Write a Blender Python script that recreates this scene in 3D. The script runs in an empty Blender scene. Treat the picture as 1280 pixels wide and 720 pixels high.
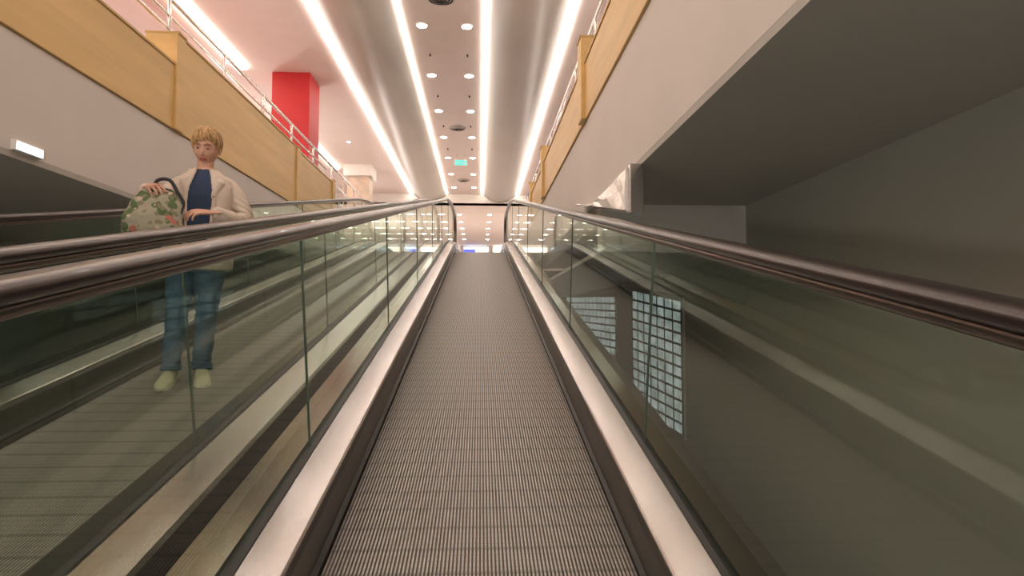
import bpy, bmesh, math, random
from mathutils import Vector, Matrix, noise
from mathutils.bvhtree import BVHTree
random.seed(7)
ZO=3.3
scene=bpy.context.scene
scene.view_settings.view_transform='Standard'
COL=scene.collection
S=0.2126
# ------------------------------------------------------------ materials
def nt(name):
    m=bpy.data.materials.new(name); m.use_nodes=True
    t=m.node_tree; b=t.nodes.get('Principled BSDF')
    return m,t,b
def pm(name,col,rough=.6,metal=0,var=.08,scale=3,bump=0,bscale=60,coat=0,stretch=None,spec=.5):
    m,t,b=nt(name)
    N=t.nodes; L=t.links
    tc=N.new('ShaderNodeTexCoord'); mp=N.new('ShaderNodeMapping')
    L.new(tc.outputs['Object'],mp.inputs[0])
    if stretch: mp.inputs['Scale'].default_value=stretch
    nz=N.new('ShaderNodeTexNoise'); nz.inputs['Scale'].default_value=scale; nz.inputs['Detail'].default_value=4
    L.new(mp.outputs[0],nz.inputs[0])
    cr=N.new('ShaderNodeValToRGB')
    c=col
    cr.color_ramp.elements[0].position=.3; cr.color_ramp.elements[1].position=.7
    cr.color_ramp.elements[0].color=(c[0]*(1-var),c[1]*(1-var),c[2]*(1-var),1)
    cr.color_ramp.elements[1].color=(min(1,c[0]*(1+var)),min(1,c[1]*(1+var)),min(1,c[2]*(1+var)),1)
    L.new(nz.outputs[0],cr.inputs[0]); L.new(cr.outputs[0],b.inputs['Base Color'])
    b.inputs['Roughness'].default_value=rough; b.inputs['Metallic'].default_value=metal
    b.inputs['Coat Weight'].default_value=coat
    b.inputs['Specular IOR Level'].default_value=spec
    if bump:
        n2=N.new('ShaderNodeTexNoise'); n2.inputs['Scale'].default_value=bscale; n2.inputs['Detail'].default_value=3
        L.new(mp.outputs[0],n2.inputs[0])
        bp=N.new('ShaderNodeBump'); bp.inputs['Strength'].default_value=bump; bp.inputs['Distance'].default_value=.01
        L.new(n2.outputs[0],bp.inputs['Height']); L.new(bp.outputs[0],b.inputs['Normal'])
    return m
def em(name,col,st):
    m,t,b=nt(name); b.inputs['Base Color'].default_value=(*col,1)
    b.inputs['Emission Color'].default_value=(*col,1); b.inputs['Emission Strength'].default_value=st
    return m
def glassmat(name,tint):
    m=bpy.data.materials.new(name); m.use_nodes=True; t=m.node_tree; N=t.nodes; L=t.links
    N.clear(); o=N.new('ShaderNodeOutputMaterial'); mix=N.new('ShaderNodeMixShader')
    tr=N.new('ShaderNodeBsdfTransparent'); tr.inputs[0].default_value=(*tint,1)
    gl=N.new('ShaderNodeBsdfGlossy'); gl.inputs['Roughness'].default_value=.03; gl.inputs[0].default_value=(.92,.98,.94,1)
    lw=N.new('ShaderNodeLayerWeight'); lw.inputs[0].default_value=.5
    p=N.new('ShaderNodeMath'); p.operation='POWER'; p.inputs[1].default_value=3.6
    ml=N.new('ShaderNodeMath'); ml.operation='MULTIPLY_ADD'; ml.inputs[1].default_value=.60; ml.inputs[2].default_value=.055
    L.new(lw.outputs['Facing'],p.inputs[0]); L.new(p.outputs[0],ml.inputs[0]); L.new(ml.outputs[0],mix.inputs[0])
    L.new(tr.outputs[0],mix.inputs[1]); L.new(gl.outputs[0],mix.inputs[2]); L.new(mix.outputs[0],o.inputs[0])
    return m
M={}
M['wall']=pm('plaster_wall',(.66,.60,.56),.7,var=.03,scale=1.5,bump=.05)
M['ceil']=pm('ceiling_paint',(.80,.70,.67),.7,var=.02)
M['ceilR']=pm('ceiling_flat',(.84,.75,.70),.7,var=.02)
M['vault']=pm('champagne_panel',(.56,.52,.47),.38,var=.04,scale=.6)
M['yellow']=pm('yellow_wood_panel',(.68,.44,.17),.45,var=.10,scale=3,stretch=(1,.25,3))
M['yellowd']=pm('yellow_wood_edge',(.53,.33,.11),.45,var=.08)
M['dark']=pm('grey_green_wall',(.36,.355,.31),.6,var=.04,scale=.8)
M['soffit']=pm('soffit_paint',(.44,.41,.37),.7,var=.04,scale=.7)
M['floor']=pm('floor_tile',(.68,.60,.54),.25,var=.06)
M['floorlow']=pm('floor_dark_tile',(.3,.3,.26),.4,var=.06)
M['metal']=pm('brushed_steel',(.47,.44,.415),.19,1,var=.05,scale=4,bump=.03,bscale=50,stretch=(40,1,1))
M['skirt']=pm('dark_skirt_steel',(.13,.115,.105),.38,.7,var=.06)
M['chrome']=pm('chrome_tube',(.8,.75,.72),.18,1,var=.02)
M['rubber']=pm('handrail_rubber',(.028,.017,.016),.30,0,var=.1,coat=.25,spec=.5)
M['track']=pm('handrail_track_steel',(.20,.17,.155),.35,1,var=.1)
M['seal']=pm('black_seal',(.015,.017,.015),.5)
M['joint']=pm('glass_edge_joint',(.06,.09,.07),.4)
M['glass']=glassmat('green_safety_glass',(.81,.88,.825))
M['red']=pm('red_paint',(.55,.015,.02),.5,var=.05)
M['beigecol']=pm('beige_marble',(.62,.48,.38),.4,var=.15,scale=5)
M['mortar']=pm('window_mortar',(.30,.30,.27),.7)
M['strip']=em('warm_cove_light',(1,.90,.80),12)
M['strip2']=em('cove_light_soft',(1,.88,.74),11)
M['down']=em('downlight_lamp',(1,.92,.84),40)
M['white']=pm('white_trim',(.85,.8,.76),.5,var=.02)
M['black']=pm('black_plastic',(.02,.02,.02),.5)
M['exit']=em('exit_sign_face',(.10,.55,.50),1.0)
M['bluesign']=em('blue_sign',(.10,.12,.9),1.2)
M['whitesign']=em('white_sign',(.8,.92,1),1.4)
M['shop']=em('shop_light',(1,.93,.85),2.5)
# ------------------------------------------------------------ mesh helpers
def empty(name,parent=None,loc=(0,0,0)):
    e=bpy.data.objects.new(name,None); e.location=loc; COL.objects.link(e)
    if parent: e.parent=parent
    return e
def mk(name,v,f,mat,parent=None,smooth=False,zo=True):
    me=bpy.data.meshes.new(name)
    if zo: v=[(p[0],p[1],p[2]+ZO) for p in v]
    me.from_pydata([tuple(p) for p in v],[],f); me.update()
    bm=bmesh.new(); bm.from_mesh(me); bmesh.ops.recalc_face_normals(bm,faces=bm.faces); bm.to_mesh(me); bm.free()
    if smooth:
        for p in me.polygons: p.use_smooth=True
    for m in (mat if isinstance(mat,list) else [mat]): me.materials.append(m)
    o=bpy.data.objects.new(name,me); COL.objects.link(o)
    if parent: o.parent=parent
    return o
def boxd(x0,x1,y0,y1,z0,z1):
    v=[(x,y,z) for x in (x0,x1) for y in (y0,y1) for z in (z0,z1)]
    f=[(0,1,3,2),(4,6,7,5),(0,4,5,1),(2,3,7,6),(0,2,6,4),(1,5,7,3)]
    return v,f
def box(name,x0,x1,y0,y1,z0,z1,mat,parent=None,bev=0):
    o=mk(name,*boxd(x0,x1,y0,y1,z0,z1),mat,parent)
    if bev:
        b=o.modifiers.new('b','BEVEL'); b.width=bev; b.segments=2
    return o
def joinparts(parts):
    V=[];F=[]
    for v,f in parts:
        n=len(V); V+=list(v); F+=[tuple(i+n for i in q) for q in f]
    return V,F
def limb(pts,rad,n=14,caps=True,flat=None):
    pts=[Vector(p) for p in pts]; rad=list(rad)
    if caps:
        d0=(pts[0]-pts[1]).normalized(); d1=(pts[-1]-pts[-2]).normalized()
        r0,r1=rad[0],rad[-1]
        P=[pts[0]+d0*r0*.95,pts[0]+d0*r0*.7]+pts+[pts[-1]+d1*r1*.7,pts[-1]+d1*r1*.95]
        R=[r0*.3,r0*.72]+rad+[r1*.72,r1*.3]
        pts,rad=P,R
    V=[];F=[]
    up=None
    for i,p in enumerate(pts):
        a=pts[max(0,i-1)]; b=pts[min(len(pts)-1,i+1)]
        t=(b-a).normalized()
        if up is None:
            up=Vector((0,0,1)) if abs(t.z)<.9 else Vector((0,1,0))
        s=t.cross(up).normalized(); up=s.cross(t).normalized()
        for k in range(n):
            an=2*math.pi*k/n
            V.append(p+s*math.cos(an)*rad[i]*(flat[0] if flat else 1)+up*math.sin(an)*rad[i]*(flat[1] if flat else 1))
    for i in range(len(pts)-1):
        for k in range(n):
            F.append((i*n+k,i*n+(k+1)%n,(i+1)*n+(k+1)%n,(i+1)*n+k))
    F.append(tuple(range(n))); F.append(tuple((len(pts)-1)*n+k for k in range(n))[::-1])
    return V,F
def smoothpts(pts,rad,sub=4):
    P=[];R=[]
    pts=[Vector(p) for p in pts]
    for i in range(len(pts)-1):
        p0=pts[max(0,i-1)];p1=pts[i];p2=pts[i+1];p3=pts[min(len(pts)-1,i+2)]
        for k in range(sub):
            t=k/sub
            P.append(.5*((2*p1)+(p2-p0)*t+(2*p0-5*p1+4*p2-p3)*t*t+(3*p1-p0-3*p2+p3)*t**3))
            R.append(rad[i]*(1-t)+rad[i+1]*t)
    P.append(pts[-1]);R.append(rad[-1])
    return P,R
def tube(pts,r,n=10,sub=0):
    rad=r if isinstance(r,(list,tuple)) else [r]*len(pts)
    if sub: pts,rad=smoothpts(pts,rad,sub)
    return limb(pts,rad,n)
# ------------------------------------------------------------ walkway path
YA=11.33; RR=16.; TL=S*RR; YB=-9.8
ZF=S*YA-1.217+S*TL-TL*TL/(2*RR)   # upper floor level (cam rel)
def rz(y):
    if y<YB: return -ZO
    if y<YA: return S*y-1.217
    t=y-YA
    if t<TL: return S*YA-1.217+S*t-t*t/(2*RR)
    return ZF
def slope(y):
    if y<YB: return 0
    if y<YA: return S
    return max(0,S-(y-YA)/RR)
YEND=15.0
def pathY(y0,y1):
    ys=[y0]
    y=math.floor(y0/.9)*.9+.9
    while y<min(y1,YA): 
        if y>y0+.01: ys.append(y)
        y+=.9
    k=0
    while YA+k*.25<y1:
        if YA+k*.25>ys[-1]+.01: ys.append(YA+k*.25)
        k+=1
    ys.append(y1); 
    return ys
def base(y,h):
    s=slope(y); c=1/math.sqrt(1+s*s)
    return (y-h*s*c, rz(y)+h*c)
def sweep(name,prof,y0,y1,mat,parent,closed=True,smooth=False,off=0):
    ys=pathY(y0,y1); V=[];F=[];n=len(prof)
    for y in ys:
        for (x,h) in prof:
            yy,zz=base(y,h); V.append((x+off,yy,zz))
    m=n if closed else n-1
    for i in range(len(ys)-1):
        for k in range(m):
            F.append((i*n+k,i*n+(k+1)%n,(i+1)*n+(k+1)%n,(i+1)*n+k))
    if closed:
        F.append(tuple(range(n))); F.append(tuple((len(ys)-1)*n+k for k in range(n))[::-1])
    return mk(name,V,F,mat,parent,smooth)
# belt material with pallet joints
def beltmat():
    m,t,b=nt('ribbed_aluminium_pallets'); N=t.nodes;L=t.links
    g=N.new('ShaderNodeNewGeometry'); sp=N.new('ShaderNodeSeparateXYZ'); L.new(g.outputs['Position'],sp.inputs[0])
    def mth(op,a,bv=None,v=None):
        q=N.new('ShaderNodeMath'); q.operation=op
        if a is not None: L.new(a,q.inputs[0])
        if bv is not None: L.new(bv,q.inputs[1])
        elif v is not None: q.inputs[1].default_value=v
        return q.outputs[0]
    y=mth('MULTIPLY',sp.outputs[1],v=1/.1304)
    fr=mth('FRACT',y); ln=mth('LESS_THAN',fr,v=.14)
    y2=mth('MULTIPLY',sp.outputs[1],v=1/.0326)
    fr2=mth('FRACT',y2); ln2=mth('LESS_THAN',fr2,v=.3)
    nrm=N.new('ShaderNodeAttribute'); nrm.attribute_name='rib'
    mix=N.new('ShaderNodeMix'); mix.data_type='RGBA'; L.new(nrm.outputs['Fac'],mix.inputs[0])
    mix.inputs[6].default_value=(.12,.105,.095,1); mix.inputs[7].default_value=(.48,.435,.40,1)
    mix2=N.new('ShaderNodeMix'); mix2.data_type='RGBA'; mix2.blend_type='MULTIPLY'
    sc=mth('MULTIPLY',ln,v=.35); L.new(sc,mix2.inputs[0]); L.new(mix.outputs[2],mix2.inputs[6]); mix2.inputs[7].default_value=(.25,.25,.25,1)
    mix3=N.new('ShaderNodeMix'); mix3.data_type='RGBA'; mix3.blend_type='MULTIPLY'
    sc2=mth('MULTIPLY',ln2,v=.20); L.new(sc2,mix3.inputs[0]); L.new(mix2.outputs[2],mix3.inputs[6]); mix3.inputs[7].default_value=(.4,.4,.4,1)
    L.new(mix3.outputs[2],b.inputs['Base Color'])
    b.inputs['Metallic'].default_value=.15; b.inputs['Roughness'].default_value=.45
    return m
M['belt']=beltmat()
def walkway(name,cx,HH):
    root=empty(name)
    pitch=.0125; x=-.5; prof=[];flag=[]
    while x<.5-1e-6:
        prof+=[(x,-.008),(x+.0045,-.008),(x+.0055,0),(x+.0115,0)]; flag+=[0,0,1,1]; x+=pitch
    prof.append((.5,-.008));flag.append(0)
    o=sweep('pallet_belt',prof,-9.8,YEND-.2,M['belt'],root,closed=False,off=cx)
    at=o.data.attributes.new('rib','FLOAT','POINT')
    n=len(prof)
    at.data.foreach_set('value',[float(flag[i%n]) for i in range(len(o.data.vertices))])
    sweep('belt_underside',[(-.5,-.02),(.5,-.02),(.5,-.06),(-.5,-.06)],-9.8,YEND,M['skirt'],root,off=cx)
    for s in (-1,1):
        q=lambda pr:[(s*a,b) for a,b in pr]
        sweep('skirt_panel',q([(.503,-.04),(.503,.17),(.512,.185),(.52,.185),(.52,-.04)]),-10.6,YEND+.4,M['skirt'],root,off=cx)
        sweep('brush_strip',q([(.488,.035),(.503,.03),(.503,.055),(.488,.045)]),-10.6,YEND,M['seal'],root,off=cx)
        sweep('inner_deck',q([(.512,.18),(.512,.193),(.518,.198),(.618,.228),(.618,.16),(.53,.16)]),-10.6,YEND+.5,M['metal'],root,off=cx)
        sweep('glass_clamp',q([(.618,.10),(.618,.234),(.634,.240),(.646,.240),(.662,.234),(.662,.10)]),-10.6,YEND+.45,M['seal'],root,off=cx)
        V=[];F=[];JV=[];JF=[]
        j0=2.4-1.95*7
        js=[j0+1.95*k for k in range(0,14)]
        js=[-10.6]+[j for j in js if -10.5<j<YEND-.4]+[YEND]
        for a,b in zip(js[:-1],js[1:]):
            ys=pathY(a+.002,b-.002) if b!=YEND else pathY(a+.002,b)
            n0=len(V)
            for y in ys:
                for h in (.235,HH-.03):
                    yy,zz=base(y,h); V.append((cx+s*.64,yy,zz))
            for i in range(len(ys)-1):
                F.append((n0+2*i,n0+2*i+1,n0+2*i+3,n0+2*i+2))
            if b!=YEND:
                p=[base(b-.003,.235),base(b+.003,.235),base(b+.003,HH-.03),base(b-.003,HH-.03)]
                n1=len(JV)
                for dx in (-.004,.004):
                    for t in p: JV.append((cx+s*.64+dx,t[0],t[1]))
                JF+=[(n1,n1+1,n1+2,n1+3),(n1+4,n1+7,n1+6,n1+5),(n1,n1+4,n1+5,n1+1),(n1+1,n1+5,n1+6,n1+2),(n1+2,n1+6,n1+7,n1+3),(n1+3,n1+7,n1+4,n1)]
        r=(HH-.235)/2-.01; zc=ZF+(HH+.22)/2; n0=len(V); V.append((cx+s*.64,YEND,zc))
        for k in range(17):
            an=math.pi/2-math.pi*k/16; V.append((cx+s*.64,YEND+r*math.cos(an),zc+r*math.sin(an)))
        for k in range(16): F.append((n0,n0+1+k,n0+2+k))
        mk('glass_balustrade',V,F,M['glass'],root)
        mk('glass_joint_seal',JV,JF,M['joint'],root)
        pts=[base(y,HH) for y in pathY(-10.6,YEND)]
        r=(HH-.22)/2; zc=ZF+(HH+.22)/2
        for k in range(1,15):
            an=math.pi/2-math.pi*k/14*.98; pts.append((YEND+r*math.cos(an),zc+r*math.sin(an)))
        pts.append((YEND-.2,pts[-1][1]))
        zc0=-ZO+(HH+.22)/2; st=[]
        for k in range(13,0,-1):
            an=math.pi/2+math.pi*k/14; st.append((-10.6+r*math.cos(an),zc0+r*math.sin(an)))
        pts=st+pts
        prf=[]
        for k in range(16):
            an=2*math.pi*k/16; c,sn=math.cos(an),math.sin(an)
            prf.append((.038*abs(c)**.7*(1 if c>0 else -1),.018*abs(sn)**.8*(1 if sn>0 else -1)))
        def sw(nm,prf,mat):
            V=[];F=[];n=len(prf)
            for i,p in enumerate(pts):
                a=pts[max(0,i-1)];b=pts[min(len(pts)-1,i+1)]
                ty,tz=b[0]-a[0],b[1]-a[1];l=math.hypot(ty,tz);ty/=l;tz/=l
                for (x,h) in prf: V.append((cx+s*.64+x,p[0]-tz*h,p[1]+ty*h))
            for i in range(len(pts)-1):
                for k in range(n): F.append((i*n+k,i*n+(k+1)%n,(i+1)*n+(k+1)%n,(i+1)*n+k))
            F.append(tuple(range(n)));F.append(tuple((len(pts)-1)*n+k for k in range(n))[::-1])
            mk(nm,V,F,mat,root,True)
        sw('handrail',prf,M['rubber'])
        sw('handrail_track',[(-.018,-.014),(-.018,-.032),(-.010,-.038),(.010,-.038),(.018,-.032),(.018,-.014)],M['track'])
        sweep('outer_deck',q([(.662,.16),(.662,.228),(.80,.215),(.81,.20),(.81,-.75),(.80,-.75),(.80,.16)]),-10.6,YEND+.4,M['metal'],root,off=cx)
    sweep('truss_underside',[(-.81,-.75),(.81,-.75),(.81,-.78),(-.81,-.78)],-6.5,YEND,M['skirt'],root,off=cx)
    box('landing_plate',cx-.62,cx+.62,YEND-.2,YEND+1.4,ZF-.02,ZF+.012,M['metal'],root)
    return root
walkway('moving_walkway',0,1.053)
walkway('moving_walkway',-1.70,1.04)
# ------------------------------------------------------------ building shell
XL=-2.85; XR=1.02; ZW=1.03; CE=5.0; Y0=-12; YW=5.1
box('wall_left',XL-.25,XL,Y0,14.7,ZW,1.755,M['wall'])
box('wall_right',XR,XR+.25,Y0,14.7,ZW,1.915,M['wall'])
box('floor_mezzanine',-9,XL-.25,Y0,14.7,ZF-.3,ZF,M['floor'])
box('floor_gallery',XR+.25,8,Y0,14.7,ZF-.3,ZF,M['floor'])
box('floor_upper',-9,8,15.3,40,ZF-.3,ZF,M['floor'])
box('floor',-9,8,Y0,40,-ZO-.1,-ZO,M['floorlow'])
box('ceiling_soffit',XR+.001,2.35,Y0,YW,ZW-.04,ZW,M['soffit'])
box('trim_1',XR+.02,2.35,YW,YW+.2,.58,ZW,M['soffit'])
box('ceiling_soffit_far',XR+.02,2.35,YW+.2,15,.58,.62,M['soffit'])
box('wall_stairwell',2.3,2.5,Y0,16,-ZO,ZF-.3,M['dark'])
box('wall_back_lower',-9,2.5,16,16.2,-ZO,ZF-.3,M['dark'])
box('ceiling_soffit_left',-6,XL-.001,Y0,14.7,ZW-.04,ZW,M['soffit'])
box('wall_lower_left',-6.2,-6,Y0,16,-ZO,ZW,M['dark'])
def parapet(name,x,side,segs):
    root=empty(name)
    for i,(a,b,z0,z1,th) in enumerate(segs):
        xa,xb=(x-.25,x+th) if side<0 else (x-th,x+.25)
        box('panel_%d'%i,xa,xb,a,b,z0,z1,M['yellow'],root,.006)
        box('coping_%d'%i,xa-.01,xb+.01,a,b,z1,z1+.02,M['yellowd'],root)
    return root
parapet('balcony_parapet',XL,-1,[(Y0,5.65,1.76,2.36,.02),(5.65,5.8,1.76,2.66,.045),(5.8,9.35,1.76,2.66,.02),(9.35,9.5,1.76,2.66,.045),(9.5,11.6,1.76,2.62,.02),(11.6,11.75,1.76,2.66,.05)])
parapet('balcony_parapet',XR,1,[(Y0,5.65,1.92,2.46,.02),(5.65,5.85,1.92,2.72,.06),(5.85,9.35,1.92,2.48,.02),(9.35,9.55,1.92,2.72,.06),(9.55,11.6,1.92,2.46,.02),(11.6,11.75,1.92,2.66,.06)])
def railing(name,x,top,rails,y0,y1,post,zb):
    root=empty(name)
    P=[]
    for z in rails: P.append(tube([(x,y0,z),(x,y1,z)],.018 if z<top else .026,10))
    o=mk('rails',*joinparts(P),M['chrome'],root,True)
    P=[];y=y0+.3
    while y<y1:
        P.append(tube([(x,y,zb(y)),(x,y,top-.02)],.022,10)); 
        P.append(tube([(x-.0,y,zb(y)),(x,y,zb(y)+.02)],.04,10)); y+=post
    mk('posts',*joinparts(P),M['chrome'],root,True)
zbL=lambda y: 2.38 if y<5.65 else (2.68 if y<11.6 else ZF)
railing('balcony_railing',XL-.12,3.07,[3.07,2.9,2.77],Y0,11.7,1.25,zbL)
railing('balcony_railing',XL-.12,3.07,[3.07,2.75,2.45,2.15,1.85],11.8,17.5,1.1,lambda y:ZF)
railing('balcony_railing',XR+.12,2.98,[2.98,2.8,2.64],Y0,11.7,1.25,lambda y:2.48)
railing('balcony_railing',XR+.12,2.98,[2.98,2.7,2.4,2.1,1.8],11.8,14.6,1.1,lambda y:ZF)
box('ceiling',-9,8,Y0,24,CE,CE+.1,M['ceil'])
box('ceiling_far',-9,8,24,40,4.55,4.65,M['ceilR'])
V=[];F=[]
for i in range(33):
    x=-8+i*.5; zb=4.55-.010*x*x*.6
    for y in (24,24.15): V+= [(x,y,zb),(x,y,5.0)]
for i in range(32):
    a=i*4;b=a+4
    F+=[(a,a+1,b+1,b),(a+2,b+2,b+3,a+3),(a,b,b+2,a+2)]
mk('trim_2',V,F,M['white'])
def vault(name,x0,x1,drop):
    V=[];F=[];n=24
    ys=[Y0,24]
    for y in ys:
        for k in range(n+1):
            t=k/n; x=x0+(x1-x0)*t; V.append((x,y,CE-.05-drop*(1-(2*t-1)**2)))
        V+=[(x1,y,CE),(x0,y,CE)]
    m=n+3
    for k in range(m): F.append((k,(k+1)%m,m+(k+1)%m,m+k))
    F.append(tuple(range(m)));F.append(tuple(range(m,2*m))[::-1])
    o=mk(name,V,F,M['vault'],None,False)
    for p in o.data.polygons[:n]: p.use_smooth=True
vault('ceiling_baffle',-2.62,-1.36,.26)
vault('ceiling_baffle',.13,1.40,.26)
for i,(xa,xb,mt) in enumerate([(-2.76,-2.68,'strip'),(-1.335,-1.305,'strip2'),(.05,.09,'strip'),(1.44,1.52,'strip')]):
    box('cove_light_strip',xa,xb,Y0,23.9,CE-.035,CE-.001,M[mt])
box('ceiling_light_strip',-4.85,-4.60,Y0,12.0,CE-.05,CE-.001,M['strip2'])
box('ceiling_light_strip',-4.85,-4.65,14,20,CE-.05,CE-.001,M['strip2'])
def disc(cx,cy,z,r,n=12,h=.0):
    return [(cx+r*math.cos(2*math.pi*k/n),cy+r*math.sin(2*math.pi*k/n),z) for k in range(n)],[tuple(range(n))]
def downlight(parts,rings,x,y,z,r=.085):
    parts.append(disc(x,y,z-.012,r))
    n=12;V=[];F=[]
    for rr,zz in ((r,z-.013),(r+.02,z-.014),(r+.025,z)):
        for k in range(n): V.append((x+rr*math.cos(2*math.pi*k/n),y+rr*math.sin(2*math.pi*k/n),zz))
    for a in range(2):
        for k in range(n): F.append((a*n+k,a*n+(k+1)%n,(a+1)*n+(k+1)%n,(a+1)*n+k))
    rings.append((V,F))
root=empty('recessed_downlights'); A=[];B=[]
y=-8.8
while y<23.5:
    for x in (-1.0,-.24): downlight(A,B,x,y,CE)
    y+=2.1
for yy in [26,28,30,32,34]:
    for xx in (-5,-3.6,-2.2,-.9,.4,1.7,3.0,4.4): downlight(A,B,xx,yy,4.55,.09)
for yy in [4,8,12,16,20]:
    for xx in (3.2,5.2): downlight(A,B,xx,yy,CE)
    for xx in (-3.7,-6.2): downlight(A,B,xx,yy+1,CE,.05)
mk('lamps',*joinparts(A),M['down'],root); mk('trims',*joinparts(B),M['white'],root)
root=empty('ceiling_sprinklers'); A=[]
for y in (7.2,9.3-1.05,11.2,13.3,15.4,17.5):
    for x in (-.95,-.25):
        A.append(tube([(x,y,CE),(x,y,CE-.03)],.012,8)); A.append(tube([(x,y,CE-.03),(x,y,CE-.035)],.02,8))
mk('heads',*joinparts(A),M['black'],root)
def vent(x,y):
    root=empty('ceiling_vent'); A=[]
    for k,r in enumerate((.06,.11,.16,.21)):
        V=[];F=[];n=28
        for rr,zz in ((r-.018,CE-.03),(r+.018,CE-.012),(r+.018,CE-.008),(r-.018,CE-.026)):
            for q in range(n): V.append((x+rr*math.cos(2*math.pi*q/n),y+rr*math.sin(2*math.pi*q/n),zz))
        for a in range(4):
            for q in range(n): F.append((a*n+q,a*n+(q+1)%n,((a+1)%4)*n+(q+1)%n,((a+1)%4)*n+q))
        A.append((V,F))
    mk('louvres',*joinparts(A),M['soffit'],root)
    mk('throat',*disc(x,y,CE-.004,.22,24),M['black'],root)
vent(-.62,9.2); vent(-.6,15.6); vent(-.6,21.5)
root=empty('exit_sign'); box('housing',-.78,-.40,18,18.08,4.62,4.80,M['white'],root,.01)
box('face',-.76,-.42,17.985,18.0,4.635,4.785,M['exit'],root)
mk('arrow',*tube([(-.70,17.97,4.71),(-.60,17.97,4.71)],.012,6),M['white'],root)
mk('running_figure',*joinparts([tube([(-.48,17.97,4.74),(-.49,17.97,4.70),(-.46,17.97,4.66)],.012,6),tube([(-.49,17.97,4.70),(-.53,17.97,4.66)],.011,6),tube([(-.475,17.97,4.76),(-.474,17.97,4.762)],.014,6)]),M['white'],root)
mk('rod',*joinparts([tube([(-.7,18.04,4.8),(-.7,18.04,CE)],.008,6),tube([(-.48,18.04,4.8),(-.48,18.04,CE)],.008,6)]),M['chrome'],root)
box('red_column',-4.2,-3.45,12.2,12.95,ZF,CE,M['red'],None,.01)
root=empty('marble_column'); box('shaft',-4.3,-3.6,19.6,20.3,ZF+.15,CE-.35,M['beigecol'],root,.01); box('plinth',-4.35,-3.55,19.55,20.35,ZF,ZF+.15,M['beigecol'],root); box('capital',-4.4,-3.5,19.5,20.4,CE-.35,CE,M['white'],root)
box('shop_fascia_sign',-5.6,-5.4,7.2,11,3.5,4.5,M['red'],None,.02)
box('wall_west',-9.2,-9,Y0,40,ZF,CE,M['wall']); box('wall_east',8,8.2,Y0,40,ZF,CE,M['wall'])
box('wall_far',-9,8,37,37.2,ZF,4.55,M['wall'])
root=empty('shopfront_signs')
for i in range(9):
    x=-8.2+i*1.8
    box('lightbox_%d'%i,x,x+1.5,36.8,36.98,4.15,4.42,M['shop'] if i%2 else M['whitesign'],root)
    box('shopfront_pier_%d'%i,x-.2,x-.05,36.7,36.98,ZF,4.5,M['beigecol'],root)
for x in (-1.0,2.6): box('blue_panel_%d'%int(x+3),x,x+.7,36.4,36.5,3.95,4.25,M['bluesign'],root)
root=empty('hanging_lightbox_sign'); box('case',XL+.0,XL+.03,3.78,4.02,1.035,1.10,M['white'],root); box('face',XL+.03,XL+.035,3.79,4.01,1.04,1.09,M['whitesign'],root)
# anti-crush guard
root=empty('wedge_guard')
V=[];F=[]
ys=[3.8+.18*k for k in range(12)]
for y in ys:
    zb=S*y-.155+.03
    zt=max(ZW-.045,zb+.02)
    k=math.sin(y*9)*.006
    V+=[(.925+k,y,zb+.02),(.925-k,y,(zb+zt)/2),(.93+k,y,zt-.02),(.95,y,zt),(1.01,y,zt),(1.015,y,zt-.02),(1.015,y,zb),(.95,y,zb)]
n=8
for i in range(len(ys)-1):
    for k in range(n): F.append((i*n+k,i*n+(k+1)%n,(i+1)*n+(k+1)%n,(i+1)*n+k))
F.append(tuple(range(n)));F.append(tuple((len(ys)-1)*n+k for k in range(n))[::-1])
M['foil']=pm('wrinkled_plastic_wrap',(.85,.80,.76),.25,.45,var=.1,scale=6,bump=1.0,bscale=9)
mk('wrapped_body',V,F,M['foil'],root)
box('end_plate',.945,1.03,3.74,3.79,.67,ZW-.04,M['metal'],root,.004)
def gbmat():
    m,t,b=nt('backlit_glass_block'); N=t.nodes;L=t.links
    b.inputs['Base Color'].default_value=(.5,.6,.58,1); b.inputs['Roughness'].default_value=.15
    nz=N.new('ShaderNodeTexNoise'); nz.inputs['Scale'].default_value=5
    tc=N.new('ShaderNodeTexCoord'); L.new(tc.outputs['Object'],nz.inputs[0])
    cr=N.new('ShaderNodeValToRGB'); cr.color_ramp.elements[0].position=.35; cr.color_ramp.elements[0].color=(.20,.24,.22,1); cr.color_ramp.elements[1].position=.68; cr.color_ramp.elements[1].color=(.48,.54,.56,1)
    L.new(nz.outputs[0],cr.inputs[0]); L.new(cr.outputs[0],b.inputs['Emission Color']); b.inputs['Emission Strength'].default_value=.7
    return m
M['gb']=gbmat()
def gbwin(name,y0,y1,zb,zt0,zt1,nc,nr):
    root=empty(name); P=[]
    for c in range(nc):
        for r in range(nr):
            ya=y0+(y1-y0)*c/nc; yb=y0+(y1-y0)*(c+1)/nc
            def Z(y,rr): 
                t=zt0+(zt1-zt0)*(y-y0)/(y1-y0); return zb+(t-zb)*rr/nr
            V=[]
            for x,i in ((2.28,0),(2.268,0.012)):
                gy=.028+i; gz=.010+i
                for (y,rr,sz) in ((ya+gy,r,gz),(yb-gy,r,gz),(yb-gy,r+1,-gz),(ya+gy,r+1,-gz)):
                    V.append((x,y,Z(y,rr)+sz))
            P.append((V,[(0,1,2,3),(4,7,6,5),(0,4,5,1),(1,5,6,2),(2,6,7,3),(3,7,4,0)]))
    mk('glass_blocks',*joinparts(P),M['gb'],root)
    V=[(x,y,z) for x in (2.275,2.3) for (y,z) in ((y0-.04,zb-.04),(y1+.04,zb-.04),(y1+.04,zt1+.04),(y0-.04,zt0+.04))]
    mk('mortar_frame',V,[(0,1,2,3),(4,7,6,5),(0,4,5,1),(1,5,6,2),(2,6,7,3),(3,7,4,0)],M['mortar'],root)
gbwin('window_1',6.75,8.95,-1.3,.22,.45,7,12)
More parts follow.
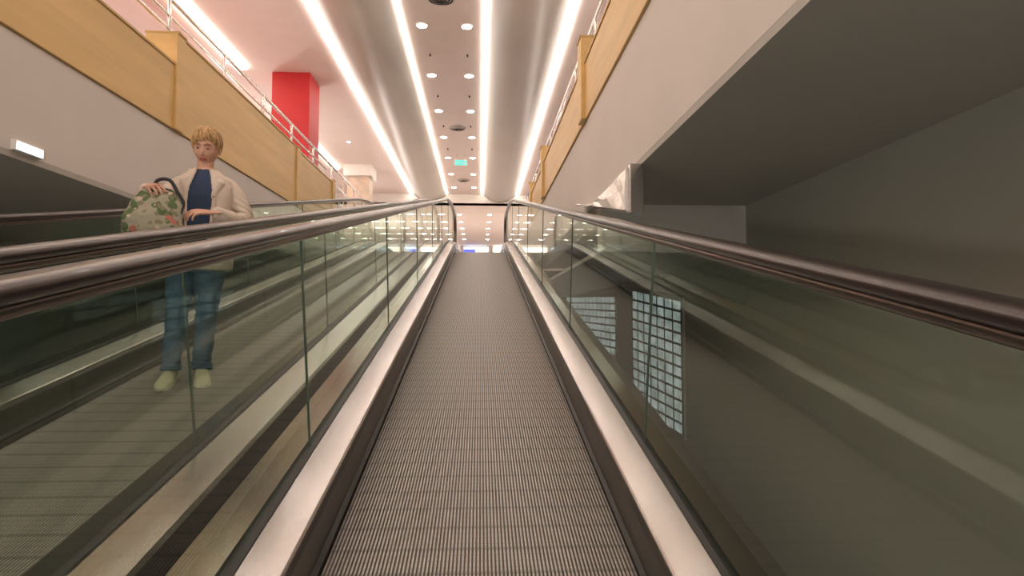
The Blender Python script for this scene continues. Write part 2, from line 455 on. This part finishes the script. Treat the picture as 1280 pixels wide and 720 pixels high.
gbwin('window_2',10.1,15.8,-.6,.40,.60,14,8)

# ============================================================ WOMAN
def remesh(parts,voxel,name,mats,matfn=None,smoothit=2):
    V,F=joinparts([p[0] for p in parts])
    me=bpy.data.meshes.new(name+'_src'); me.from_pydata([tuple(v) for v in V],[],F); me.update()
    bm=bmesh.new(); bm.from_mesh(me); bmesh.ops.recalc_face_normals(bm,faces=bm.faces); bm.to_mesh(me); bm.free()
    o=bpy.data.objects.new(name+'_src',me); COL.objects.link(o)
    r=o.modifiers.new('r','REMESH'); r.mode='VOXEL'; r.voxel_size=voxel
    s=o.modifiers.new('s','SMOOTH'); s.factor=.5; s.iterations=smoothit
    bpy.context.view_layer.update()
    dg=bpy.context.evaluated_depsgraph_get()
    res=bpy.data.meshes.new_from_object(o.evaluated_get(dg))
    bpy.data.objects.remove(o)
    trees=[(BVHTree.FromPolygons([Vector(v) for v in p[0][0]],p[0][1]),p[1]) for p in parts]
    res.materials.clear()
    for m in mats: res.materials.append(m)
    for p in res.polygons:
        p.use_smooth=True
        if matfn:
            k=matfn(p.center,p.normal)
            if k is not None: p.material_index=k; continue
        if len(set(q[1] for q in parts))==1: p.material_index=parts[0][1]; continue
        best=9;bi=0
        for tr,mi in trees:
            h=tr.find_nearest(p.center)
            if h[3] is not None and h[3]<best: best=h[3];bi=mi
        p.material_index=bi
    res.name=name
    return res
def displace(me,fn):
    cs=[v.co.copy() for v in me.vertices]; ns=[v.normal.copy() for v in me.vertices]
    out=[]
    for c,n in zip(cs,ns):
        q=c+n*fn(c); out+=[q.x,q.y,q.z]
    me.vertices.foreach_set('co',out); me.update()
def ringloft(rings,n=28,pw=1.0):
    V=[];F=[]
    for (c,hw,hd) in rings:
        for k in range(n):
            a=2*math.pi*k/n; ca,sa=math.cos(a),math.sin(a)
            V.append(Vector((c[0]+hw*math.copysign(abs(ca)**pw,ca),c[1]+hd*math.copysign(abs(sa)**pw,sa),c[2])))
    for i in range(len(rings)-1):
        for k in range(n): F.append((i*n+k,i*n+(k+1)%n,(i+1)*n+(k+1)%n,(i+1)*n+k))
    F.append(tuple(range(n))); F.append(tuple((len(rings)-1)*n+k for k in range(n))[::-1])
    return V,F
skin=pm('skin',(.62,.34,.24),.5,var=.06,scale=20)
lip=pm('lips',(.42,.12,.11),.45)
cream=pm('cream_jacket',(.64,.53,.44),.75,var=.06,scale=9,bump=.35,bscale=12)
navy=pm('navy_top',(.025,.045,.095),.8,bump=.2,bscale=20)
jeans=pm('blue_jeans',(.05,.11,.18),.85,var=.25,scale=12,bump=.3,bscale=30)
hairm=pm('golden_hair',(.50,.29,.12),.45,var=.45,scale=14,bump=.6,bscale=30,stretch=(4,4,.6))
shoe=pm('cream_shoe',(.66,.61,.42),.6,var=.08,scale=20)
sole=pm('shoe_sole',(.75,.70,.55),.6)
eyew=pm('eye_white',(.8,.78,.74),.2); iris=pm('iris',(.05,.07,.09),.2); brow=pm('eyebrow',(.30,.17,.07),.7)
def bagmat():
    m,t,b=nt('floral_canvas'); N=t.nodes;L=t.links
    tc=N.new('ShaderNodeTexCoord')
    def layer(scale,thr,col,prev,seed):
        mp=N.new('ShaderNodeMapping'); mp.inputs['Location'].default_value=(seed,seed*2,seed*3); L.new(tc.outputs['Object'],mp.inputs[0])
        nz=N.new('ShaderNodeTexNoise'); nz.inputs['Scale'].default_value=25; L.new(mp.outputs[0],nz.inputs[0])
        add=N.new('ShaderNodeVectorMath'); add.operation='MULTIPLY_ADD'; L.new(nz.outputs['Color'],add.inputs[0]); add.inputs[1].default_value=(.03,.03,.03); L.new(mp.outputs[0],add.inputs[2])
        vo=N.new('ShaderNodeTexVoronoi'); vo.inputs['Scale'].default_value=scale; L.new(add.outputs[0],vo.inputs[0])
        lt=N.new('ShaderNodeMath'); lt.operation='LESS_THAN'; lt.inputs[1].default_value=thr; L.new(vo.outputs['Distance'],lt.inputs[0])
        mx=N.new('ShaderNodeMix'); mx.data_type='RGBA'; L.new(lt.outputs[0],mx.inputs[0]); L.new(prev,mx.inputs[6]); mx.inputs[7].default_value=(*col,1)
        return mx.outputs[2]
    c=N.new('ShaderNodeRGB'); c.outputs[0].default_value=(.34,.31,.23,1)
    o=layer(18,.46,(.10,.14,.06),c.outputs[0],1.3)
    o=layer(24,.34,(.22,.20,.12),o,2.9)
    o=layer(13,.24,(.46,.15,.11),o,.7)
    o=layer(15,.22,(.58,.42,.33),o,4.1)
    L.new(o,b.inputs['Base Color']); b.inputs['Roughness'].default_value=.8
    return m
floral=bagmat()
WX,WY=-1.83,3.90
TH=math.radians(18)
wom=empty('woman',loc=(WX,WY,rz(WY)+ZO)); wom.rotation_euler=(0,0,TH)
def addm(me,nm,parent=None):
    o=bpy.data.objects.new(nm,me); COL.objects.link(o); o.parent=parent or wom; return o
def lm(nm,vf,mat,smooth=True): return mk(nm,vf[0],vf[1],mat,wom,smooth,zo=False)
parts=[]
tor=[((.045,.0,.70),.195,.135),((.045,.0,.72),.205,.145),((.05,0,.80),.205,.147),((.05,0,.90),.198,.142),((.058,0,1.0),.183,.130),((.065,-.005,1.08),.176,.128),((.07,-.01,1.16),.180,.130),((.075,-.005,1.23),.182,.120),((.075,0,1.275),.168,.105),((.075,.005,1.31),.120,.085),((.075,.008,1.335),.075,.068),((.075,.008,1.355),.062,.06)]
parts.append((ringloft(tor,32,.92),0))
def arm(pts,rad):
    P,R=smoothpts(pts,rad,4); return limb(P,R,16)
parts.append((arm([(.20,.01,1.252),(.256,.005,1.19),(.298,.01,1.10),(.312,.0,1.040),(.262,-.10,1.015),(.175,-.215,1.035)],[.058,.060,.053,.052,.047,.041]),0))
parts.append((arm([(-.05,.01,1.252),(-.112,.005,1.19),(-.178,-.01,1.10),(-.208,-.035,1.045),(-.212,-.12,1.085),(-.20,-.215,1.155)],[.058,.060,.053,.052,.047,.041]),0))
PL=[(-.005,-.128,.74),(-.01,-.136,.95),(-.014,-.134,1.1),(-.006,-.130,1.2),(.02,-.108,1.28),(.03,-.07,1.33)]
PR=[(.11,-.128,.74),(.13,-.132,.95),(.142,-.128,1.1),(.142,-.122,1.2),(.132,-.102,1.28),(.12,-.065,1.33)]
parts.append((tube(PL,[.015]*6,8,3),0)); parts.append((tube(PR,[.015]*6,8,3),0))
col=[]
for k in range(13):
    a=math.radians(-50+280*k/12)
    col.append((.075+.080*math.cos(a),.008+.078*math.sin(a),1.33+.014*math.sin(a)))
parts.append((tube(col,[.018]*13,8),0))
parts.append((limb([(.13,-.085,1.32),(.178,-.110,1.245),(.152,-.128,1.15)],[.018,.034,.012],10,flat=(1,.5)),0))
parts.append((limb([(.025,-.085,1.32),(-.030,-.113,1.245),(-.010,-.134,1.15)],[.018,.034,.012],10,flat=(1,.5)),0))
parts.append((ringloft([((.045,0,.68),.15,.105),((.045,0,.74),.165,.115),((.045,0,.82),.17,.12)],24),1))
def leg(sx,ax,ky):
    P,R=smoothpts([(.045+sx*.078,0,.80),(.04+sx*.080,-.005,.65),(.028+sx*.080,ky,.46),(.015+sx*.082,.01,.30),(ax,.02,.15),(ax,.012,.075)],[.098,.086,.066,.062,.054,.060],5)
    return limb(P,R,18,caps=False)
parts.append((leg(-1,-.085,-.03),1)); parts.append((leg(1,.085,-.01),1))
def xat(P,z):
    for a,b in zip(P[:-1],P[1:]):
        if a[2]<=z<=b[2]: return a[0]+(b[0]-a[0])*(z-a[2])/(b[2]-a[2])
    return P[-1][0]
def bm_fn(c,n):
    if c.y<-.045 and n.y<-.15 and .76<c.z<1.335:
        if xat(PL,c.z)+.011<c.x<xat(PR,c.z)-.011 and c.y>-.150: return 2
    if c.z>1.335 and abs(c.x-.075)<.06 and n.z>.4: return 3
    return None
me=remesh(parts,.006,'body',[cream,jeans,navy,skin],bm_fn)
def bd(c):
    if c.z>.70:
        d=noise.noise(Vector((c.x*16,c.y*16,c.z*9)))*.010
        el=max(math.exp(-((c-Vector((.312,0,1.04))).length/.11)**2),math.exp(-((c-Vector((-.208,-.035,1.045))).length/.11)**2))
        d+=el*.006*math.sin((c.z*1.2+c.x*.5+c.y*.6)*150)
        if abs(c.x-.065)<.09 and c.y<-.05: d*=.35
    else:
        d=noise.noise(Vector((c.x*14,c.y*14,c.z*26)))*.007
        kn=math.exp(-((c.z-.46)/.06)**2)+math.exp(-((c.z-.12)/.05)**2)
        d+=kn*.0035*math.sin(c.z*210+c.x*25)
    return d
displace(me,bd)
addm(me,'clothed_body')
bt=[]
for z in (.82,.93,1.04,1.15):
    x=xat(PR,z); bt.append(tube([(x,-.145,z),(x,-.149,z)],.006,8))
lm('jacket_buttons',joinparts(bt),brow)
lm('neck',tube([(.075,.012,1.29),(.078,.005,1.37),(.082,-.005,1.44)],[.054,.048,.050],18,3),skin)
HEAD=empty('head',wom,(.085,-.025,1.478)); HEAD.rotation_euler=(math.radians(19),math.radians(4),math.radians(-10))
def g(a,b): return math.exp(-(a*a+b*b))
def headpt(u):
    ux,uy,uz=u
    x,y,z=ux*.073,uy*.090,uz*.110
    if uz<0:
        k=-uz; x*=1-.26*k**1.6
        if uy>0: y*=1-.45*k
        else: y*=1-.06*k
    if uy<0:
        f=min(1,-uy*1.8)
        d=0
        d+=.017*g(x/.010,(z+.022)/.020)+.006*g(x/.017,(z+.034)/.009)
        d-=.010*(g((x-.029)/.017,(z-.010)/.012)+g((x+.029)/.017,(z-.010)/.012))
        d+=.005*(g((x-.028)/.022,(z-.032)/.009)+g((x+.028)/.022,(z-.032)/.009))
        d+=.005*(g((x-.038)/.018,(z+.028)/.018)+g((x+.038)/.018,(z+.028)/.018))
        d+=.006*g(x/.022,(z+.056)/.005)+.0065*g(x/.020,(z+.067)/.006)-.003*g(x/.024,(z+.0615)/.0022)
        d-=.004*g(x/.03,(z+.079)/.006)
        d+=.007*g(x/.020,(z+.096)/.013)
        y-=d*f
    return (x,y,z)
NU,NV=110,84
V=[];F=[]
for j in range(NV+1):
    ph=math.pi*j/NV
    for i in range(NU):
        t=2*math.pi*i/NU
        V.append(headpt((math.sin(ph)*math.cos(t),math.sin(ph)*math.sin(t),math.cos(ph))))
for j in range(NV):
    for i in range(NU): F.append((j*NU+i,j*NU+(i+1)%NU,(j+1)*NU+(i+1)%NU,(j+1)*NU+i))
ho=mk('face',V,F,[skin,lip],HEAD,True,zo=False)
for p in ho.data.polygons:
    c=p.center
    if c.y<-.05 and abs(c.x)<.023*(1-abs(c.z+.061)/.03) and -.072<c.z<-.051: p.material_index=1
def hm(nm,vf,mat): return mk(nm,vf[0],vf[1],mat,HEAD,True,zo=False)
for sx in (-1,1):
    hm('eyeball',tube([(sx*.029,-.067,.009),(sx*.029,-.0671,.009)],.0125,16),eyew)
    hm('iris',tube([(sx*.029,-.0775,.005),(sx*.029,-.0785,.005)],.0055,12),iris)
    hm('upper_eyelid',tube([(sx*.014,-.076,.009),(sx*.022,-.081,.0135),(sx*.030,-.081,.015),(sx*.038,-.078,.0135),(sx*.044,-.071,.009)],[.003,.0048,.005,.0045,.003],8,3),skin)
    hm('lash',tube([(sx*.015,-.079,.008),(sx*.023,-.084,.011),(sx*.031,-.084,.0115),(sx*.040,-.079,.009)],.0014,6,3),brow)
    hm('eyebrow',tube([(sx*.012,-.090,.030),(sx*.024,-.090,.036),(sx*.038,-.084,.036),(sx*.048,-.074,.030)],[.003,.0042,.0038,.002],8,3),brow)
    e=[]
    for k in range(12):
        a=math.radians(-110+310*k/11); e.append((sx*(.077),.012+.016*math.cos(a),.000+.029*math.sin(a)))
    hm('ear_rim',tube(e,.0055,8,2),skin)
    hm('ear_concha',limb([(sx*.070,.012,.018),(sx*.072,.014,0),(sx*.070,.008,-.022)],[.011,.013,.009],10,flat=(1,1)),skin)
def hs(ph,t,k=1.0):
    return Vector((.080*k*math.sin(ph)*math.cos(t),.014+.103*k*math.sin(ph)*math.sin(t),.016+.112*k*math.cos(ph)))
F=[];A=[];
nu,nv=60,40
def hend(t):
    s=-math.sin(t)
    front=max(0,s)**1.5; side=1-abs(s)
    return 118-front*54-side*20
for j in range(nv+1):
    for i in range(nu):
        t=2*math.pi*i/nu
        A.append(hs(math.radians(hend(t)-4)*j/nv,t,.985))
for j in range(nv):
    for i in range(nu): F.append((j*nu+i,j*nu+(i+1)%nu,(j+1)*nu+(i+1)%nu,(j+1)*nu+i))
co=mk('hair_cap',A,F,hairm,HEAD,True,zo=False)
sm=co.modifiers.new('s','SOLIDIFY'); sm.thickness=.012
LK=[]
for i in range(230):
    t=2*math.pi*(i*7%230+random.random()*.8)/230
    s0=max(0,-math.sin(t))
    end=math.radians(hend(t)+random.uniform(-9,6))
    st=math.radians(random.uniform(3,45))
    sw=random.uniform(.05,.45)*(1 if i%4 else -1)+s0*.6
    kk=random.uniform(.98,1.05)
    lift=random.uniform(.05,.13)
    pts=[];rd=[]
    for q in range(8):
        s=q/7; ph=st+(end-st)*s
        p=hs(ph,t+sw*s-sw*.5,kk+lift*math.sin(s*3.1)*(1-.3*s))
        pts.append(p); rd.append(.0068*(1-.7*s*s))
    LK.append(limb(pts,rd,7))
hm('hair_locks',joinparts(LK),hairm)
def hand(nm,side,wrist,fdir,pnorm,curls,parent=wom):
    parts=[]
    parts.append((limb([(0,-.035,0),(0,.0,0),(0,.03,0),(0,.06,0),(0,.082,0)],[.026,.026,.034,.040,.038],16,flat=(1,.40)) ,0))
    fb=[(-.0305,.078,.060,.0078),(-.0105,.086,.076,.0086),(.0105,.088,.082,.0088),(.031,.083,.074,.0088)]
    for i,(x,y,l,r) in enumerate(fb):
        p=Vector((x*.85,y-.03,0)); pts=[p.copy(),Vector((x,y,0))]; an=0; p=pts[-1].copy()
        for sgm,fr in enumerate((.45,.32,.23)):
            an+=curls[i]*(.8 if sgm==0 else 1)
            p=p+Vector((x*.12*fr,math.cos(an)*l*fr,-math.sin(an)*l*fr)); pts.append(p.copy())
        parts.append((limb(pts,[r*1.1,r*1.08,r,r*.92,r*.78],10),0))
    parts.append((limb([(.012,.01,-.006),(.032,.028,-.012),(.047,.052,-.022),(.046,.076,-.034)],[.015,.0135,.0105,.0085],10),0))
    me=remesh(parts,.0026,nm,[skin],None,1)
    f=Vector(fdir).normalized(); pz=(-Vector(pnorm)); pz=(pz-f*pz.dot(f)).normalized(); x=f.cross(pz)
    m=Matrix(((x.x*side,f.x,pz.x,wrist[0]),(x.y*side,f.y,pz.y,wrist[1]),(x.z*side,f.z,pz.z,wrist[2]),(0,0,0,1)))
    me.transform(m)
    if side<0: me.flip_normals()
    return addm(me,nm)
hand('left_hand',1,(.145,-.255,1.035),(-1,-.42,-.10),(-.25,.35,-1),[.55,.5,.5,.45])
hand('right_hand',-1,(-.197,-.245,1.165),(.35,-.62,-.05),(.35,.3,-1),[.7,.65,.6,.5])
for nm,ax,tw in (('right_shoe',-.09,-8),('left_shoe',.085,8)):
    prof=[(.075,.028,.030,.030),(.06,.034,.045,.045),(.02,.037,.052,.052),(-.03,.038,.045,.045),(-.08,.045,.034,.034),(-.13,.047,.027,.027),(-.165,.038,.022,.022),(-.18,.022,.016,.016)]
    V=[];F=[];n=18
    for (y,hw,hh,zc) in prof:
        for k in range(n):
            a=2*math.pi*k/n; V.append((hw*math.cos(a),y,max(.012,zc+hh*math.sin(a))))
    for i in range(len(prof)-1):
        for k in range(n): F.append((i*n+k,i*n+(k+1)%n,(i+1)*n+(k+1)%n,(i+1)*n+k))
    F.append(tuple(range(n)));F.append(tuple((len(prof)-1)*n+k for k in range(n))[::-1])
    root=empty(nm,wom,(ax,.03,S*.03+(.0055 if ax>0 else -.0055))); root.rotation_euler=(math.radians(11.5),0,math.radians(tw))
    mk('upper',V,F,shoe,root,True,zo=False)
    out=[(.03,.082),(.036,.05),(.036,-.02),(.047,-.09),(.049,-.13),(.038,-.17),(.015,-.188)]
    out=out+[(-a,b) for a,b in out[::-1]]
    V=[(a,b,.002) for a,b in out]+[(a,b,.022) for a,b in out]; n=len(out)
    F=[(k,(k+1)%n,n+(k+1)%n,n+k) for k in range(n)]+[tuple(range(n)),tuple(range(n,2*n))[::-1]]
    mk('sole',V,F,sole,root,False,zo=False)
    L=[]
    for q in range(4): L.append(tube([(-.022,-.045-.022*q,.080-.008*q),(0,-.047-.022*q,.088-.010*q),(.022,-.045-.022*q,.080-.008*q)],.003,6))
    mk('laces',*joinparts(L),sole,root,True,zo=False)
BG=empty('floral_bag',wom,(0,0,0))
bp=[((-.14,-.30,.83),.10,.04),((-.145,-.30,.845),.14,.07),((-.15,-.305,.91),.155,.085),((-.15,-.305,.98),.150,.085),((-.14,-.30,1.05),.13,.070),((-.125,-.295,1.11),.10,.045),((-.11,-.29,1.14),.08,.022)]
me=remesh([(ringloft(bp,32,.8),0)],.008,'bag',[floral],None,3)
displace(me,lambda c: noise.noise(c*14)*.020+noise.noise(c*30)*.006)
addm(me,'bag_body',BG)
mk('bag_zip',*tube([(-.20,-.29,1.13),(-.12,-.30,1.153),(-.02,-.29,1.125)],.005,8,4),M['black'],BG,True,zo=False)
mk('bag_strap',*joinparts([tube([(-.16,-.31,1.13),(-.13,-.33,1.19),(-.07,-.33,1.195),(-.03,-.32,1.13),(.0,-.31,1.07),(-.01,-.33,1.01)],.010,8,5),
    tube([(-.22,-.30,.88),(-.24,-.31,.76),(-.20,-.31,.64),(-.17,-.31,.70),(-.16,-.30,.86)],.009,8,5)]),M['black'],BG,True,zo=False)

# ------------------------------------------------------------ lighting / camera
w=bpy.data.worlds.new('World'); scene.world=w; w.use_nodes=True
w.node_tree.nodes['Background'].inputs[0].default_value=(1,.92,.87,1); w.node_tree.nodes['Background'].inputs[1].default_value=1.0
def plight(nm,loc,p,r,col):
    l=bpy.data.lights.new(nm,'POINT'); l.energy=p; l.shadow_soft_size=r; l.color=col
    o=bpy.data.objects.new(nm,l); o.location=(loc[0],loc[1],loc[2]+ZO); COL.objects.link(o)
plight('stairwell_fill',(1.6,-4,-.6),220,.25,(1,.94,.87))  # added fill behind the camera, lifts the soffit and stairwell wall
plight('lower_hall_fill',(-4.6,-2.5,-.3),260,.25,(1,.90,.82))  # unseen fill added to brighten the space under the left mezzanine
plight('mezzanine_fill',(-6.8,5,2.6),220,.25,(1,.90,.86))  # added fill without a fixture, lights the left ceiling from below
plight('mezzanine_fill',(-6.8,15,2.6),220,.25,(1,.90,.86))  # second added fill further along the mezzanine
plight('gallery_fill',(5,6,2.4),220,.25,(1,.90,.86))  # added fill, brightens the ceiling on the gallery side
plight('upper_hall_fill',(-5,28,2.8),300,.25,(1,.90,.84))  # fill added out of sight to brighten the far hall ceiling
plight('upper_hall_fill',(5,28,2.8),300,.25,(1,.90,.84))  # matching added fill, hidden behind the right wall
cam=bpy.data.cameras.new('Camera'); co=bpy.data.objects.new('Camera',cam); COL.objects.link(co)
cam.sensor_width=36; cam.lens=36*757/1280; cam.clip_start=.02; cam.clip_end=200
co.location=(0,0,ZO); co.rotation_euler=(math.radians(90+3.02),0,math.radians(-3.02))
scene.camera=co
